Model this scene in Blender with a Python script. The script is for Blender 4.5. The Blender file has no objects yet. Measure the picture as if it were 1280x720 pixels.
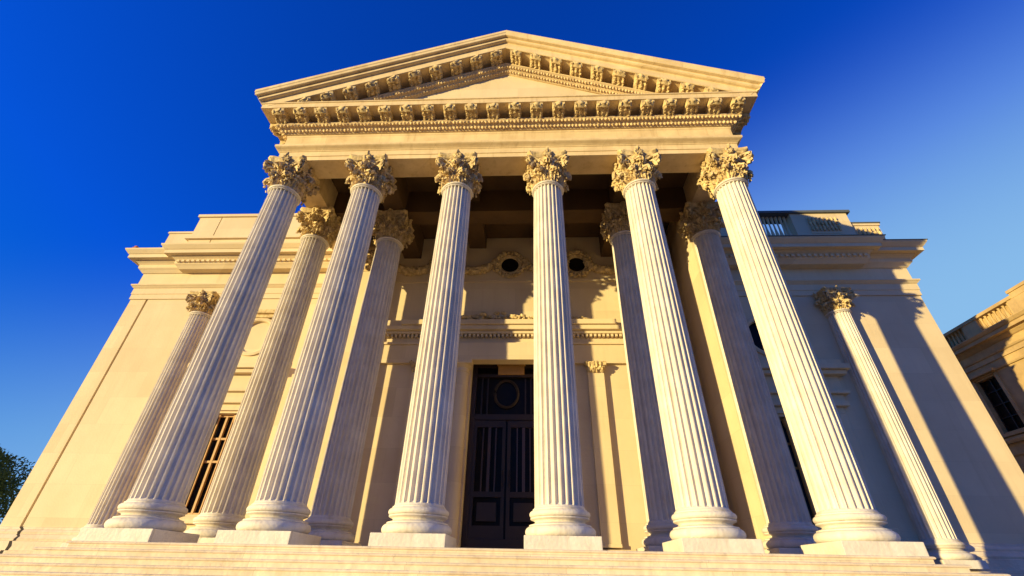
import bpy, bmesh, math, random
from mathutils import Vector, Matrix, noise
random.seed(7)
S = bpy.context.scene
COL = S.collection
R = math.radians
PI = math.pi

# ------------------------------------------------------------------ camera
TH, ROLL, YAW = 0.57986, 0.0212, 0.04979
fw = Vector((-math.sin(YAW)*math.cos(TH), math.cos(YAW)*math.cos(TH), math.sin(TH)))
rt = Vector((math.cos(YAW), math.sin(YAW), 0))
up = rt.cross(fw)
r2 = rt*math.cos(ROLL) + up*math.sin(ROLL)
u2 = up*math.cos(ROLL) - rt*math.sin(ROLL)
cam_d = bpy.data.cameras.new('camera')
cam = bpy.data.objects.new('camera', cam_d); COL.objects.link(cam)
M = Matrix((r2, u2, -fw)).transposed().to_4x4()
M.translation = Vector((1.0504, -12.3382, -0.4096))
cam.matrix_world = M
cam_d.sensor_width = 36; cam_d.lens = 550/1280*36
cam_d.clip_start = 0.05; cam_d.clip_end = 5000
S.camera = cam

# ------------------------------------------------------------------ light
SUN_EL, SUN_PHI = 6.2, 54.0           # the sun stands low behind the left shoulder
sdir = Vector((math.sin(R(SUN_PHI))*math.cos(R(SUN_EL)), math.cos(R(SUN_PHI))*math.cos(R(SUN_EL)), -math.sin(R(SUN_EL))))
sl = bpy.data.lights.new('sun', 'SUN'); sl.energy = 5.0; sl.angle = R(0.5); sl.color = (1.0, 0.79, 0.36)
so = bpy.data.objects.new('sun', sl); COL.objects.link(so)
so.rotation_euler = sdir.to_track_quat('-Z', 'Y').to_euler()

w = bpy.data.worlds.new('World'); S.world = w; w.use_nodes = True
nt = w.node_tree; nt.nodes.clear()
out = nt.nodes.new('ShaderNodeOutputWorld'); bg = nt.nodes.new('ShaderNodeBackground')
sky = nt.nodes.new('ShaderNodeTexSky'); sky.sky_type = 'NISHITA'; sky.sun_disc = False
sky.sun_elevation = R(SUN_EL + 9); sky.sun_rotation = R(180 + SUN_PHI)
sky.altitude = 300; sky.air_density = 1.0; sky.dust_density = 0.3; sky.ozone_density = 3.0
def nd(t, **k):
    n = nt.nodes.new(t)
    for a, b in k.items(): setattr(n, a, b)
    return n
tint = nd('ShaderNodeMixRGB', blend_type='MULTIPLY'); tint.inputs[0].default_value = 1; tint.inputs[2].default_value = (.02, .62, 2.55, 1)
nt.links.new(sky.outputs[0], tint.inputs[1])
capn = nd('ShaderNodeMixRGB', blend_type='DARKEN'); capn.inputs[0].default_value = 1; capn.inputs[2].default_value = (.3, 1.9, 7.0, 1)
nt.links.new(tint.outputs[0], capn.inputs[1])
# sky pales towards horizon and right; unseen half behind camera dimmed to cut fill
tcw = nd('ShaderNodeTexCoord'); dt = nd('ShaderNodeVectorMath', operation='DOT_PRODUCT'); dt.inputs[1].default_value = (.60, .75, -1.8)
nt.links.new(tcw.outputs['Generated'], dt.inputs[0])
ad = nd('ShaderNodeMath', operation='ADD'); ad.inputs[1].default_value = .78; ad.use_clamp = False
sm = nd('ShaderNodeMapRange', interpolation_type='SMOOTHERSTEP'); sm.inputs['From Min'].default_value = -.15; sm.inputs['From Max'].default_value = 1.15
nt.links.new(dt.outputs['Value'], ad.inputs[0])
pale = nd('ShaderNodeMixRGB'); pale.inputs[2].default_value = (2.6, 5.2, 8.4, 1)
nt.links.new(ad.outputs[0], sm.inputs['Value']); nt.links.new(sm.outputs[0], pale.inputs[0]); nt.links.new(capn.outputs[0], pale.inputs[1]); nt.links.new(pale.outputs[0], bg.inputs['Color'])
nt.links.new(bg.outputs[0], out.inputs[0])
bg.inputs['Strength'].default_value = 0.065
S.view_settings.view_transform = 'Standard'; S.view_settings.look = 'None'
S.view_settings.gamma = 1; S.view_settings.use_curve_mapping = False
S.view_settings.exposure = 0.6

# ------------------------------------------------------------------ materials
def stone(name, base, dark, nscale=0.6, amount=0.5, rough=0.7, bump=0.15, bscale=18.0, joints=None, jdark=0.55, streak=0.25):
    m = bpy.data.materials.new(name); m.use_nodes = True
    t = m.node_tree; N = t.nodes; L = t.links
    b = N['Principled BSDF']; b.inputs['Roughness'].default_value = rough
    if 'Specular IOR Level' in b.inputs: b.inputs['Specular IOR Level'].default_value = 0.3
    tc = N.new('ShaderNodeTexCoord')
    n1 = N.new('ShaderNodeTexNoise'); n1.inputs['Scale'].default_value = nscale; n1.inputs['Detail'].default_value = 8; n1.inputs['Roughness'].default_value = .62
    L.new(tc.outputs['Object'], n1.inputs['Vector'])
    cr = N.new('ShaderNodeValToRGB'); cr.color_ramp.elements[0].position = .32; cr.color_ramp.elements[1].position = .68
    L.new(n1.outputs['Fac'], cr.inputs['Fac'])
    mx = N.new('ShaderNodeMixRGB'); mx.inputs[1].default_value = (*[base[i]*(1-amount)+dark[i]*amount for i in range(3)], 1); mx.inputs[2].default_value = (*base, 1)
    L.new(cr.outputs[0], mx.inputs[0])
    # rain streaks: noise stretched along z
    mp = N.new('ShaderNodeMapping'); mp.inputs['Scale'].default_value = (3.2, 3.2, .22)
    L.new(tc.outputs['Object'], mp.inputs['Vector'])
    n2 = N.new('ShaderNodeTexNoise'); n2.inputs['Scale'].default_value = 1.3; n2.inputs['Detail'].default_value = 6
    L.new(mp.outputs[0], n2.inputs['Vector'])
    cr2 = N.new('ShaderNodeValToRGB'); cr2.color_ramp.elements[0].position = .56; cr2.color_ramp.elements[1].position = .80
    L.new(n2.outputs['Fac'], cr2.inputs['Fac'])
    ml = N.new('ShaderNodeMath'); ml.operation = 'MULTIPLY'; ml.inputs[1].default_value = streak
    L.new(cr2.outputs[0], ml.inputs[0])
    mx2 = N.new('ShaderNodeMixRGB'); mx2.inputs[2].default_value = (*dark, 1)
    L.new(ml.outputs[0], mx2.inputs[0]); L.new(mx.outputs[0], mx2.inputs[1])
    col = mx2.outputs[0]
    n3 = N.new('ShaderNodeTexNoise'); n3.inputs['Scale'].default_value = bscale; n3.inputs['Detail'].default_value = 6
    L.new(tc.outputs['Object'], n3.inputs['Vector'])
    bp = N.new('ShaderNodeBump'); bp.inputs['Strength'].default_value = bump; bp.inputs['Distance'].default_value = .03
    h = n3.outputs['Fac']
    if joints:
        bw, bh = joints
        sp = N.new('ShaderNodeSeparateXYZ'); L.new(tc.outputs['Object'], sp.inputs[0])
        ad = N.new('ShaderNodeMath'); ad.operation = 'ADD'; L.new(sp.outputs[0], ad.inputs[0]); L.new(sp.outputs[1], ad.inputs[1])
        cb = N.new('ShaderNodeCombineXYZ'); L.new(ad.outputs[0], cb.inputs[0]); L.new(sp.outputs[2], cb.inputs[1])
        bt = N.new('ShaderNodeTexBrick'); L.new(cb.outputs[0], bt.inputs['Vector'])
        bt.inputs['Scale'].default_value = 1; bt.inputs['Brick Width'].default_value = bw; bt.inputs['Row Height'].default_value = bh
        bt.inputs['Mortar Size'].default_value = .006; bt.inputs['Mortar Smooth'].default_value = .3
        bt.inputs['Color1'].default_value = (1, 1, 1, 1); bt.inputs['Color2'].default_value = (.9, .88, .86, 1); bt.inputs['Mortar'].default_value = (jdark, jdark, jdark, 1)
        mu = N.new('ShaderNodeMixRGB'); mu.blend_type = 'MULTIPLY'; mu.inputs[0].default_value = 1
        L.new(col, mu.inputs[1]); L.new(bt.outputs['Color'], mu.inputs[2]); col = mu.outputs[0]
    L.new(h, bp.inputs['Height']); L.new(bp.outputs[0], b.inputs['Normal'])
    L.new(col, b.inputs['Base Color'])
    return m

def plain(name, base, rough=.5, metal=0.0, spec=.5):
    m = bpy.data.materials.new(name); m.use_nodes = True
    t = m.node_tree; b = t.nodes['Principled BSDF']
    n = t.nodes.new('ShaderNodeTexNoise'); n.inputs['Scale'].default_value = 6; n.inputs['Detail'].default_value = 5
    tc = t.nodes.new('ShaderNodeTexCoord'); t.links.new(tc.outputs['Object'], n.inputs['Vector'])
    mx = t.nodes.new('ShaderNodeMixRGB'); mx.inputs[1].default_value = (*[c*.75 for c in base], 1); mx.inputs[2].default_value = (*[min(1, c*1.2) for c in base], 1)
    t.links.new(n.outputs['Fac'], mx.inputs[0]); t.links.new(mx.outputs[0], b.inputs['Base Color'])
    b.inputs['Roughness'].default_value = rough; b.inputs['Metallic'].default_value = metal
    b.inputs['Specular IOR Level'].default_value = spec
    return m

M_MARBLE = stone('column_marble', (.77, .71, .61), (.40, .32, .23), 1.6, .40, .6, .4, 14, joints=None, streak=.6)
M_CAP = stone('carved_stone', (.80, .62, .32), (.16, .09, .03), 5.5, .65, .8, .7, 12, streak=.3)
M_WALL = stone('wall_stone', (.75, .62, .40), (.52, .38, .20), .5, .3, .75, .18, 12, joints=(2.6, 1.3), jdark=.82, streak=.25)
M_ENT = stone('entablature_stone', (.80, .63, .36), (.36, .22, .09), 1.3, .4, .75, .25, 12, joints=(2.3, 6.0), jdark=.72, streak=.5)
M_STEP = stone('step_stone', (.80, .69, .52), (.46, .33, .20), 1.0, .4, .7, .7, 6, joints=(3.3, .9), jdark=.7, streak=.4)
M_PAVE = stone('paving', (.20, .17, .13), (.13, .11, .08), .3, .5, .85, .2, 10)
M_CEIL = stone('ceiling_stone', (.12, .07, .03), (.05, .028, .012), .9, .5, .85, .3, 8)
M_OCHRE = stone('ochre_render', (.56, .39, .17), (.28, .19, .09), .9, .7, .8, .25, 10, streak=.5)
M_LEAD = plain('weathered_lead', (.10, .11, .11), .7)
M_BRONZE = plain('dark_bronze', (.030, .017, .010), .5, .2)
M_GLASS = plain('dark_glass', (.014, .011, .008), .2, 0, .08)
M_BLACK = plain('crack_shade', (.03, .02, .015), .9)  # for the crack strip: its black imitates the shade inside
M_WOOD = plain('brown_wood', (.50, .28, .09), .55)
M_DOORREFL = plain('door_reflection_brown', (.06, .03, .014), .3)  # brown stands in for warm reflections in the door glass
M_RED = plain('red_clay', (.42, .12, .06), .8)
M_BARK = plain('bark', (.09, .06, .04), .9)
M_LEAF = plain('leaves', (.07, .11, .025), .7, 0, .2)

# ------------------------------------------------------------------ mesh helpers
class MB:
    def __init__(s): s.v = []; s.f = []
    def add(s, vs, fs):
        n = len(s.v); s.v += [tuple(p) for p in vs]; s.f += [tuple(i+n for i in f) for f in fs]
    def box(s, x0, x1, y0, y1, z0, z1):
        s.add([(x0,y0,z0),(x1,y0,z0),(x1,y1,z0),(x0,y1,z0),(x0,y0,z1),(x1,y0,z1),(x1,y1,z1),(x0,y1,z1)],
              [(0,3,2,1),(4,5,6,7),(0,1,5,4),(1,2,6,5),(2,3,7,6),(3,0,4,7)])
    def bevbox(s, x0, x1, y0, y1, z0, z1, b=.015):
        bm = bmesh.new(); r = bmesh.ops.create_cube(bm, size=1)
        for v in r['verts']:
            v.co = Vector((x0 if v.co.x < 0 else x1, y0 if v.co.y < 0 else y1, z0 if v.co.z < 0 else z1))
        bmesh.ops.bevel(bm, geom=bm.edges[:], offset=b, segments=2, profile=.6, affect='EDGES')
        bm.verts.index_update()
        s.add([v.co[:] for v in bm.verts], [[v.index for v in f.verts] for f in bm.faces]); bm.free()
    def lathe(s, prof, seg=48, cx=0, cy=0, a0=0, a1=2*PI):
        full = abs(a1-a0-2*PI) < 1e-6; n = seg if full else seg+1
        vs = []
        for r, z in prof:
            for i in range(n):
                a = a0+(a1-a0)*i/seg; vs.append((cx+r*math.cos(a), cy+r*math.sin(a), z))
        fs = []
        for j in range(len(prof)-1):
            for i in range(seg):
                k = (i+1) % n
                fs.append((j*n+i, j*n+k, (j+1)*n+k, (j+1)*n+i))
        s.add(vs, fs)
    def cap_disc(s, r, z, seg=48, upw=True):
        vs = [(r*math.cos(2*PI*i/seg), r*math.sin(2*PI*i/seg), z) for i in range(seg)]
        s.add(vs, [tuple(range(seg)) if upw else tuple(reversed(range(seg)))])
    def sweep(s, prof, path, side, closed_prof=True):
        """closed profile [(offset outward, z)] carried along an open 2D path with mitred corners; side=+1: outward is to the right of travel"""
        pts = [Vector(p) for p in path]; n = len(pts); dirs = []
        for i in range(n-1): dirs.append((pts[i+1]-pts[i]).normalized())
        nor = [Vector((d.y, -d.x))*side for d in dirs]
        offs = []
        for i in range(n):
            if i == 0: offs.append(nor[0])
            elif i == n-1: offs.append(nor[-1])
            else:
                a, b = nor[i-1], nor[i]; m = (a+b); m = m/(1+a.dot(b)); offs.append(m)
        k = len(prof); vs = []
        for i in range(n):
            for o, z in prof: vs.append((pts[i].x+offs[i].x*o, pts[i].y+offs[i].y*o, z))
        fs = []
        for i in range(n-1):
            for j in range(k if closed_prof else k-1):
                a, b = i*k+j, i*k+(j+1) % k
                fs.append((a, b, b+k, a+k))
        if closed_prof: fs += [tuple(range(k)), tuple((n-1)*k+j for j in reversed(range(k)))]
        s.add(vs, fs)
    def blob(s, c, r, nu=7, nv=5, sc=(1,1,1), jit=0):
        vs = [(c[0], c[1], c[2]-r*sc[2])]
        for j in range(1, nv):
            p = -PI/2+PI*j/nv
            for i in range(nu):
                a = 2*PI*i/nu; q = r*(1+random.uniform(-jit, jit))
                vs.append((c[0]+q*math.cos(p)*math.cos(a)*sc[0], c[1]+q*math.cos(p)*math.sin(a)*sc[1], c[2]+q*math.sin(p)*sc[2]))
        vs.append((c[0], c[1], c[2]+r*sc[2])); T = len(vs)-1; fs = []
        for i in range(nu):
            fs.append((0, 1+(i+1) % nu, 1+i)); fs.append((T, T-nu+i, T-nu+(i+1) % nu))
        for j in range(nv-2):
            for i in range(nu):
                a = 1+j*nu+i; b = 1+j*nu+(i+1) % nu; fs.append((a, b, b+nu, a+nu))
        s.add(vs, fs)
    def tube(s, pts, rad, seg=6):
        pts = [Vector(p) for p in pts]; n = len(pts); vs = []
        for i, p in enumerate(pts):
            d = (pts[min(i+1, n-1)]-pts[max(i-1, 0)]).normalized()
            a = d.cross(Vector((0, 0, 1)));
            if a.length < 1e-3: a = d.cross(Vector((1, 0, 0)))
            a.normalize(); b = d.cross(a); r = rad[i] if isinstance(rad, (list, tuple)) else rad
            for k in range(seg):
                t = 2*PI*k/seg; vs.append(p+a*math.cos(t)*r+b*math.sin(t)*r)
        fs = [(i*seg+k, i*seg+(k+1) % seg, (i+1)*seg+(k+1) % seg, (i+1)*seg+k) for i in range(n-1) for k in range(seg)]
        fs += [tuple(reversed(range(seg))), tuple((n-1)*seg+k for k in range(seg))]
        s.add(vs, fs)
    def rough(s, amp, sc):
        s.v = [tuple(Vector(p)+noise.noise_vector(Vector(p)*sc)*amp) for p in s.v]
    def mesh(s, name, mat, smooth=None):
        me = bpy.data.meshes.new(name); me.from_pydata(s.v, [], s.f)
        bm = bmesh.new(); bm.from_mesh(me); bmesh.ops.recalc_face_normals(bm, faces=bm.faces[:]); bm.to_mesh(me); bm.free()
        me.materials.append(mat)
        if smooth is not None:
            me.shade_smooth(); me.set_sharp_from_angle(angle=R(smooth))
        return me
    def build(s, name, mat, parent=None, smooth=None, loc=None, label=None):
        return link(name, s.mesh(name, mat, smooth), parent, loc, label)

def link(name, me, parent=None, loc=None, label=None):
    o = bpy.data.objects.new(name, me); COL.objects.link(o)
    if parent: o.parent = parent
    if loc: o.location = loc
    if label: o['label'] = label
    return o
def tag(o, label=None, cat=None, group=None, kind=None):
    if label: o['label'] = label
    if cat: o['category'] = cat
    if group: o['group'] = group
    if kind: o['kind'] = kind
    return o
def empty(name, loc=(0, 0, 0)):
    o = bpy.data.objects.new(name, None); COL.objects.link(o); o.location = loc; o.empty_display_size = .3; return o

# ------------------------------------------------------------------ ground
GZ = -1.95
g = MB(); g.add([(-2500,-2500,GZ),(2500,-2500,GZ),(2500,2500,GZ),(-2500,2500,GZ)], [(0,1,2,3)])
tag(g.build('ground', M_PAVE), 'pale stone paving around the building', kind='structure')

# ------------------------------------------------------------------ the columned building
B = empty('columned_building', (0, 3, GZ))
tag(B, 'cream classical building with a portico of six tall fluted columns under a pediment', 'building')
bpy.context.view_layer.update()
INV = (-0.0, -3.0, -GZ)
def P(mb, name, mat, smooth=None, parent=None, label=None):
    """a part of the building, modelled in world coordinates"""
    o = link(name, mb.mesh(name, mat, smooth), B if parent is None else parent, None, label)
    o.location = INV if parent is None else (0, 0, 0)
    return o

Z_NECK, Z_ARC = 12.19, 13.65
R0 = .625; RT = .545
def shaft_mesh(r0, rt, z0, z1, name):
    mb = MB(); NF = 24; per = 10; n = NF*per
    rows = []
    H = z1-z0
    ts = [0, .0045, .0055, .0065, .0075, .009, .0105, .012, .1, .2, .3, .4, .5, .6, .7, .8, .88, .96, .978, .982, .986, .989, .9915, .9935, .995, 1]
    for t in ts:
        r = r0-(r0-rt)*(t**1.6)
        # flare at both ends
        if t < .0045: r += .03
        if t > .995: r += .02
        za, zb = t*H, (1-t)*H
        k = 0
        lo = .005*H
        e = min(za, zb)-lo
        if e > 0: k = min(1, math.sqrt(max(0, 1-(1-min(1, e/.07))**2)))
        rows.append((r, z0+za, k))
    vs = []
    for r, z, k in rows:
        for i in range(n):
            a = 2*PI*i/n; ph = (i % per)/per
            d = 0
            if ph > .2:
                q = (ph-.6)/.4      # -1..1 over the flute
                d = math.sqrt(max(0, 1-q*q))
            rr = r-d*k*r*.13
            vs.append((rr*math.cos(a), rr*math.sin(a), z))
    fs = [(j*n+i, j*n+(i+1) % n, (j+1)*n+(i+1) % n, (j+1)*n+i) for j in range(len(rows)-1) for i in range(n)]
    mb.add(vs, fs)
    # astragal ring under the capital
    mb.lathe([(rt, z1-.10), (rt+.05, z1-.09), (rt+.075, z1-.05), (rt+.05, z1-.01), (rt, z1)], 48)
    mb.lathe([(rt-.01, z1-.16), (rt+.03, z1-.15), (rt+.03, z1-.12), (rt, z1-.11)], 48)
    return mb.mesh(name, M_MARBLE, 28)

def base_mesh(r, z0, h, name):
    mb = MB(); prof = []
    def torus(zc, hh, rr):
        for i in range(9):
            a = -PI/2+PI*i/8; prof.append((rr-hh+hh*math.cos(a), zc+hh*math.sin(a)))
    prof.append((r*.9, z0))
    torus(z0+h*.19, h*.19, r*1.38)
    prof += [(r*1.22, z0+h*.38), (r*1.22, z0+h*.43)]
    for i in range(7):
        a = PI*i/6; prof.append((r*1.20-h*.20*math.sin(a)-r*.04*i/6, z0+h*(.43+.20*i/6)))
    prof += [(r*1.17, z0+h*.64), (r*1.17, z0+h*.68)]
    torus(z0+h*.81, h*.125, r*1.21)
    prof += [(r*1.08, z0+h*.94), (r*1.08, z0+h*.99), (r*1.03, z0+h)]
    mb.lathe(prof, 72)
    return mb.mesh(name, M_MARBLE, 35)

def leaf(mb, ang, rz, w, th=.035, lob=3, seed=0):
    """acanthus leaf: rz = centre line [(r, z)], w = half width"""
    # resample the centre line so the leaf edge can be cut into small teeth
    dense = []
    for j in range(len(rz)-1):
        for t in (0, .5): dense.append((rz[j][0]*(1-t)+rz[j+1][0]*t, rz[j][1]*(1-t)+rz[j+1][1]*t))
    dense.append(rz[-1]); rz = dense
    n = len(rz); nu = 10; F = []; K = []
    rad = Vector((math.cos(ang), math.sin(ang), 0)); tan = Vector((-math.sin(ang), math.cos(ang), 0))
    for j, (r, z) in enumerate(rz):
        v = j/(n-1)
        ww = w*(.72+.5*math.sin(PI*min(1, v*1.15)))*(1-.55*v**3)
        ww *= 1+.20*math.sin(v*lob*2*PI+seed)+(.14 if j % 2 else -.14)
        a = rz[min(j+1, n-1)]; b = rz[max(j-1, 0)]
        d = Vector((a[0]-b[0], a[1]-b[1])).normalized(); nx = Vector((d.y, -d.x))
        for i in range(nu+1):
            u = -1+2*i/nu
            rel = .065*math.cos(u*PI*3.5)*(1-.3*v) - .05*u*u + .025*math.sin(v*lob*2*PI+seed)*abs(u)
            for lst, off in ((F, th), (K, -th)):
                c = rad*(r+nx.x*(rel+off))+tan*(u*ww)+Vector((0, 0, z+nx.y*(rel+off)-.05*abs(u)))
                lst.append(c)
    m = nu+1; vs = F+K; o = len(F); fs = []
    for j in range(n-1):
        for i in range(nu):
            a = j*m+i; fs.append((a, a+1, a+m+1, a+m)); fs.append((o+a, o+a+m, o+a+m+1, o+a+1))
        fs.append((j*m, (j+1)*m, o+(j+1)*m, o+j*m)); a = j*m+nu; fs.append((a, o+a, o+a+m, a+m))
    for i in range(nu):
        a = (n-1)*m+i; fs.append((a, a+1, o+a+1, o+a)); fs.append((i, o+i, o+i+1, i+1))
    mb.add(vs, fs)

def capital_mesh(rt, h, name, half=False):
    mb = MB(); s = h/1.46
    bell = [(rt, 0), (rt*.98, .2*s), (rt*1.0, .6*s), (rt*1.08, .95*s), (rt*1.28, 1.18*s), (rt*1.34, 1.24*s)]
    mb.lathe(bell, 40)
    q = rt
    for k in range(8):
        a = 2*PI*k/8+PI/8
        leaf(mb, a, [(q*1.02, .0), (q*1.06, .14*s), (q*1.10, .28*s), (q*1.17, .40*s), (q*1.32, .50*s), (q*1.52, .53*s), (q*1.64, .46*s), (q*1.62, .36*s)], q*.36, seed=k*1.7)
    for k in range(8):
        a = 2*PI*k/8
        leaf(mb, a, [(q*1.0, .1*s), (q*1.06, .35*s), (q*1.1, .58*s), (q*1.18, .75*s), (q*1.36, .88*s), (q*1.62, .92*s), (q*1.78, .84*s), (q*1.74, .70*s)], q*.34, seed=k*2.3+1)
    # corner volutes and their stems, with a leaf under each
    for k in range(4):
        a = PI/4+k*PI/2; rad = Vector((math.cos(a), math.sin(a), 0)); tan = Vector((-math.sin(a), math.cos(a), 0))
        for sd in (-1, 1):
            pts = []; rr = []
            for i in range(8):
                t = i/7; pts.append(rad*(q*(1.08+.85*t**1.6))+tan*(sd*q*(.62*(1-t)+.1))+Vector((0, 0, (.72+.46*math.sin(t*PI/2))*s))); rr.append(.05*s)
            c = rad*(q*1.93)+tan*(sd*q*.1)+Vector((0, 0, 1.02*s))
            for i in range(1, 19):
                t = i/18; b = PI/2-t*PI*3.2; R1 = .17*s*(1-.75*t)
                pts.append(c+rad*(math.cos(b)*R1)+Vector((0, 0, math.sin(b)*R1))+tan*(sd*.05*t)); rr.append((.055-.025*t)*s)
            mb.tube(pts, rr, 6)
            # inner helix curling to the middle of the face
            pts = []; rr = []
            for i in range(7):
                t = i/6; aa = a+sd*(PI/4)*(.35+.5*t); rd = Vector((math.cos(aa), math.sin(aa), 0))
                pts.append(rd*(q*(1.12+.32*t))+Vector((0, 0, (.72+.36*math.sin(t*PI/2))*s))); rr.append(.04*s)
            aa = a+sd*(PI/4)*.86; rd = Vector((math.cos(aa), math.sin(aa), 0)); td = Vector((-math.sin(aa), math.cos(aa), 0))*sd
            c = rd*(q*1.46)+Vector((0, 0, .98*s))
            for i in range(1, 13):
                t = i/12; b = PI/2-t*PI*2.6; R1 = .11*s*(1-.7*t)
                pts.append(c+td*(math.cos(b)*R1)+Vector((0, 0, math.sin(b)*R1))); rr.append(.035*s)
            mb.tube(pts, rr, 5)
        leaf(mb, a, [(q*1.15, .55*s), (q*1.3, .75*s), (q*1.5, .88*s), (q*1.78, .95*s), (q*1.98, .9*s), (q*1.98, .78*s)], q*.22, seed=k)
        # little tufts between the leaves
        for j in range(34):
            aa = a+random.uniform(-.8, .8); zz = random.uniform(.08, 1.15); rr_ = q*random.uniform(1.2, 1.45+.35*zz)
            mb.blob((rr_*math.cos(aa), rr_*math.sin(aa), zz*s), random.uniform(.03, .065)*s, 5, 4, jit=.4)
    # abacus with hollow sides
    ring = []; cd = q*2.08; dep = q*1.36
    for k in range(4):
        a0 = PI/4+k*PI/2
        c0 = Vector((math.cos(a0-.07), math.sin(a0-.07)))*cd; c1 = Vector((math.cos(a0+.07), math.sin(a0+.07)))*cd
        nx = Vector((math.cos(a0+PI/2-.07), math.sin(a0+PI/2-.07)))*cd; mid = Vector((math.cos(a0+PI/4), math.sin(a0+PI/4)))*dep
        ring += [c0]
        for i in range(9):
            t = i/8; ctrl = mid*2-(c1+nx)/2
            ring.append(c1*(1-t)**2+ctrl*2*t*(1-t)+nx*t*t)
        ring.pop()
    n = len(ring); vs = []; lev = [(.88, 1.22), (.93, 1.26), (.93, 1.31), (1.0, 1.36), (1.02, 1.40), (1.02, 1.46)]
    for sc, z in lev: vs += [(p.x*sc, p.y*sc, z*s) for p in ring]
    fs = [(j*n+i, j*n+(i+1) % n, (j+1)*n+(i+1) % n, (j+1)*n+i) for j in range(len(lev)-1) for i in range(n)]
    fs += [tuple(reversed(range(n))), tuple((len(lev)-1)*n+i for i in range(n))]
    mb.add(vs, fs)
    # fleuron in the middle of each side, spikes at the corners
    for k in range(4):
        a = k*PI/2
        for j in range(9):
            t = j*2*PI/8; rr_ = .0 if j == 8 else .11*s
            c = Vector((math.cos(a), math.sin(a), 0))*(dep*.98+.09)+Vector((-math.sin(a), math.cos(a), 0))*(rr_*math.cos(t))+Vector((0, 0, 1.32*s+rr_*math.sin(t)*1.2))
            mb.blob(c, .075*s, 6, 4, jit=.3)
        mb.blob(Vector((math.cos(a), math.sin(a), 0))*(dep*.98+.12)+Vector((0, 0, 1.50*s)), .075*s, 6, 4, (1, 1, 1.9), .25)
    mb.v = [(x*(1-.09*min(1, max(0, (math.hypot(x, y)-rt)/.35))), y*(1-.09*min(1, max(0, (math.hypot(x, y)-rt)/.35))), z) for x, y, z in mb.v]
    mb.rough(.03, 7.0); mb.rough(.03, 17.0)
    return mb.mesh(name, M_CAP, 50)

me_shaft = shaft_mesh(R0, RT, 1.0, Z_NECK, 'column')
me_base = base_mesh(R0, .38, .62, 'column_base')
me_cap = capital_mesh(RT, Z_ARC-Z_NECK-.004, 'capital')
pb = MB(); pb.bevbox(-.88, .88, -.88, .88, .095, .38, .012); me_pl = pb.mesh('plinth', M_MARBLE)
me_shaft_s = shaft_mesh(.585, .51, .98, 10.9, 'column')
me_base_s = base_mesh(.585, .36, .62, 'column_base')
me_cap_s = capital_mesh(.50, 12.05-10.9-.004, 'capital')
pb = MB(); pb.bevbox(-.74, .74, -.74, .74, .095, .36, .012); me_pl_s = pb.mesh('plinth', M_MARBLE)

def column(x, y, label, small=False, rot=0):
    a = (me_shaft_s, me_base_s, me_pl_s, me_cap_s, 10.9) if small else (me_shaft, me_base, me_pl, me_cap, Z_NECK)
    c = link('column', a[0], B, (x, y-3, -GZ), label)
    link('column_base', a[1], c); link('plinth', a[2], c)
    k = link('capital', a[3], c, (0, 0, a[4])); k.rotation_euler.z = rot*PI/2
    return c
nm = ['leftmost', 'second', 'third', 'fourth', 'fifth', 'rightmost']
for i, x in enumerate((-8.75, -5.42, -1.8, 1.75, 5.28, 8.75)):
    column(x, 0, 'fluted white column of the front row, %s from the left' % nm[i] if 0 < i < 5 else 'fluted white column at the %s end of the front row' % nm[i].replace('most', ''), rot=i % 4)
for i, x in enumerate((-8.75, -5.38, 5.2, 8.75)):
    column(x, 3.2 if i == 1 else 2.95, 'fluted column of the rear row inside the portico, %s' % ('outer left', 'inner left', 'inner right', 'outer right')[i], rot=(i+1) % 4)
for sx in (-1, 1):
    column(sx*16.45, 7.45, 'shorter fluted engaged column on the %s wing wall' % ('left' if sx < 0 else 'right'), small=True, rot=sx+1)

# --- portico steps and floor
st = MB(); FZ = .10; prof = [(-6, FZ)]
NS = 13
for k in range(NS):
    o = .36*k; z = FZ-.15*k
    prof += [(o-.02, z), (o+.004, z-.012), (o+.012, z-.03), (o+.004, z-.05), (o-.03, z-.056), (o-.03, z-.15)]
prof += [(-6, GZ)]
st.sweep(prof, [(-9.65, 7.1), (-9.65, -1.05), (9.6, -1.05), (9.6, 7.1)], 1)
P(st, 'portico_steps', M_STEP, label='worn cream stone steps running along the whole portico front')
fl = MB(); fl.box(-9.0, 9.0, .0, 6.2, -.3, .104); P(fl, 'portico_floor', M_STEP)

# --- entablature of the portico (mitred round three sides)
PATH = [(-8.75, 7.58), (-8.75, 0), (8.75, 0), (8.75, 7.58)]
m = MB(); m.sweep([(-.5, 13.65), (.50, 13.65), (.50, 13.86), (.53, 13.87), (.53, 14.12), (.56, 14.14), (.56, 14.17), (.62, 14.22), (.70, 14.27), (.73, 14.30), (.73, 14.40), (.50, 14.42), (-.5, 14.42)], PATH, 1)
P(m, 'architrave', M_ENT)
m = MB(); m.sweep([(-.5, 14.424), (.52, 14.424), (.52, 15.05), (.545, 15.1), (.55, 15.17), (-.5, 15.17)], PATH, 1)
P(m, 'frieze', M_ENT)
m = MB(); m.sweep([(-.5, 15.174), (.60, 15.174), (.64, 15.22), (.66, 15.24), (.78, 15.36), (.90, 15.44), (.93, 15.47), (.93, 15.52), (-.5, 15.52)], PATH, 1)
def eggs(mb, o, z, r, path_lo, path_hi, fixed, axis, sp, sc=(1, 1, 1.3)):
    n = int((path_hi-path_lo)/sp)
    for i in range(n+1):
        t = path_lo+(path_hi-path_lo)*i/n
        c = (t, fixed, z) if axis == 'x' else (fixed, t, z)
        mb.blob(c, r, 6, 4, sc, .25)
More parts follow.
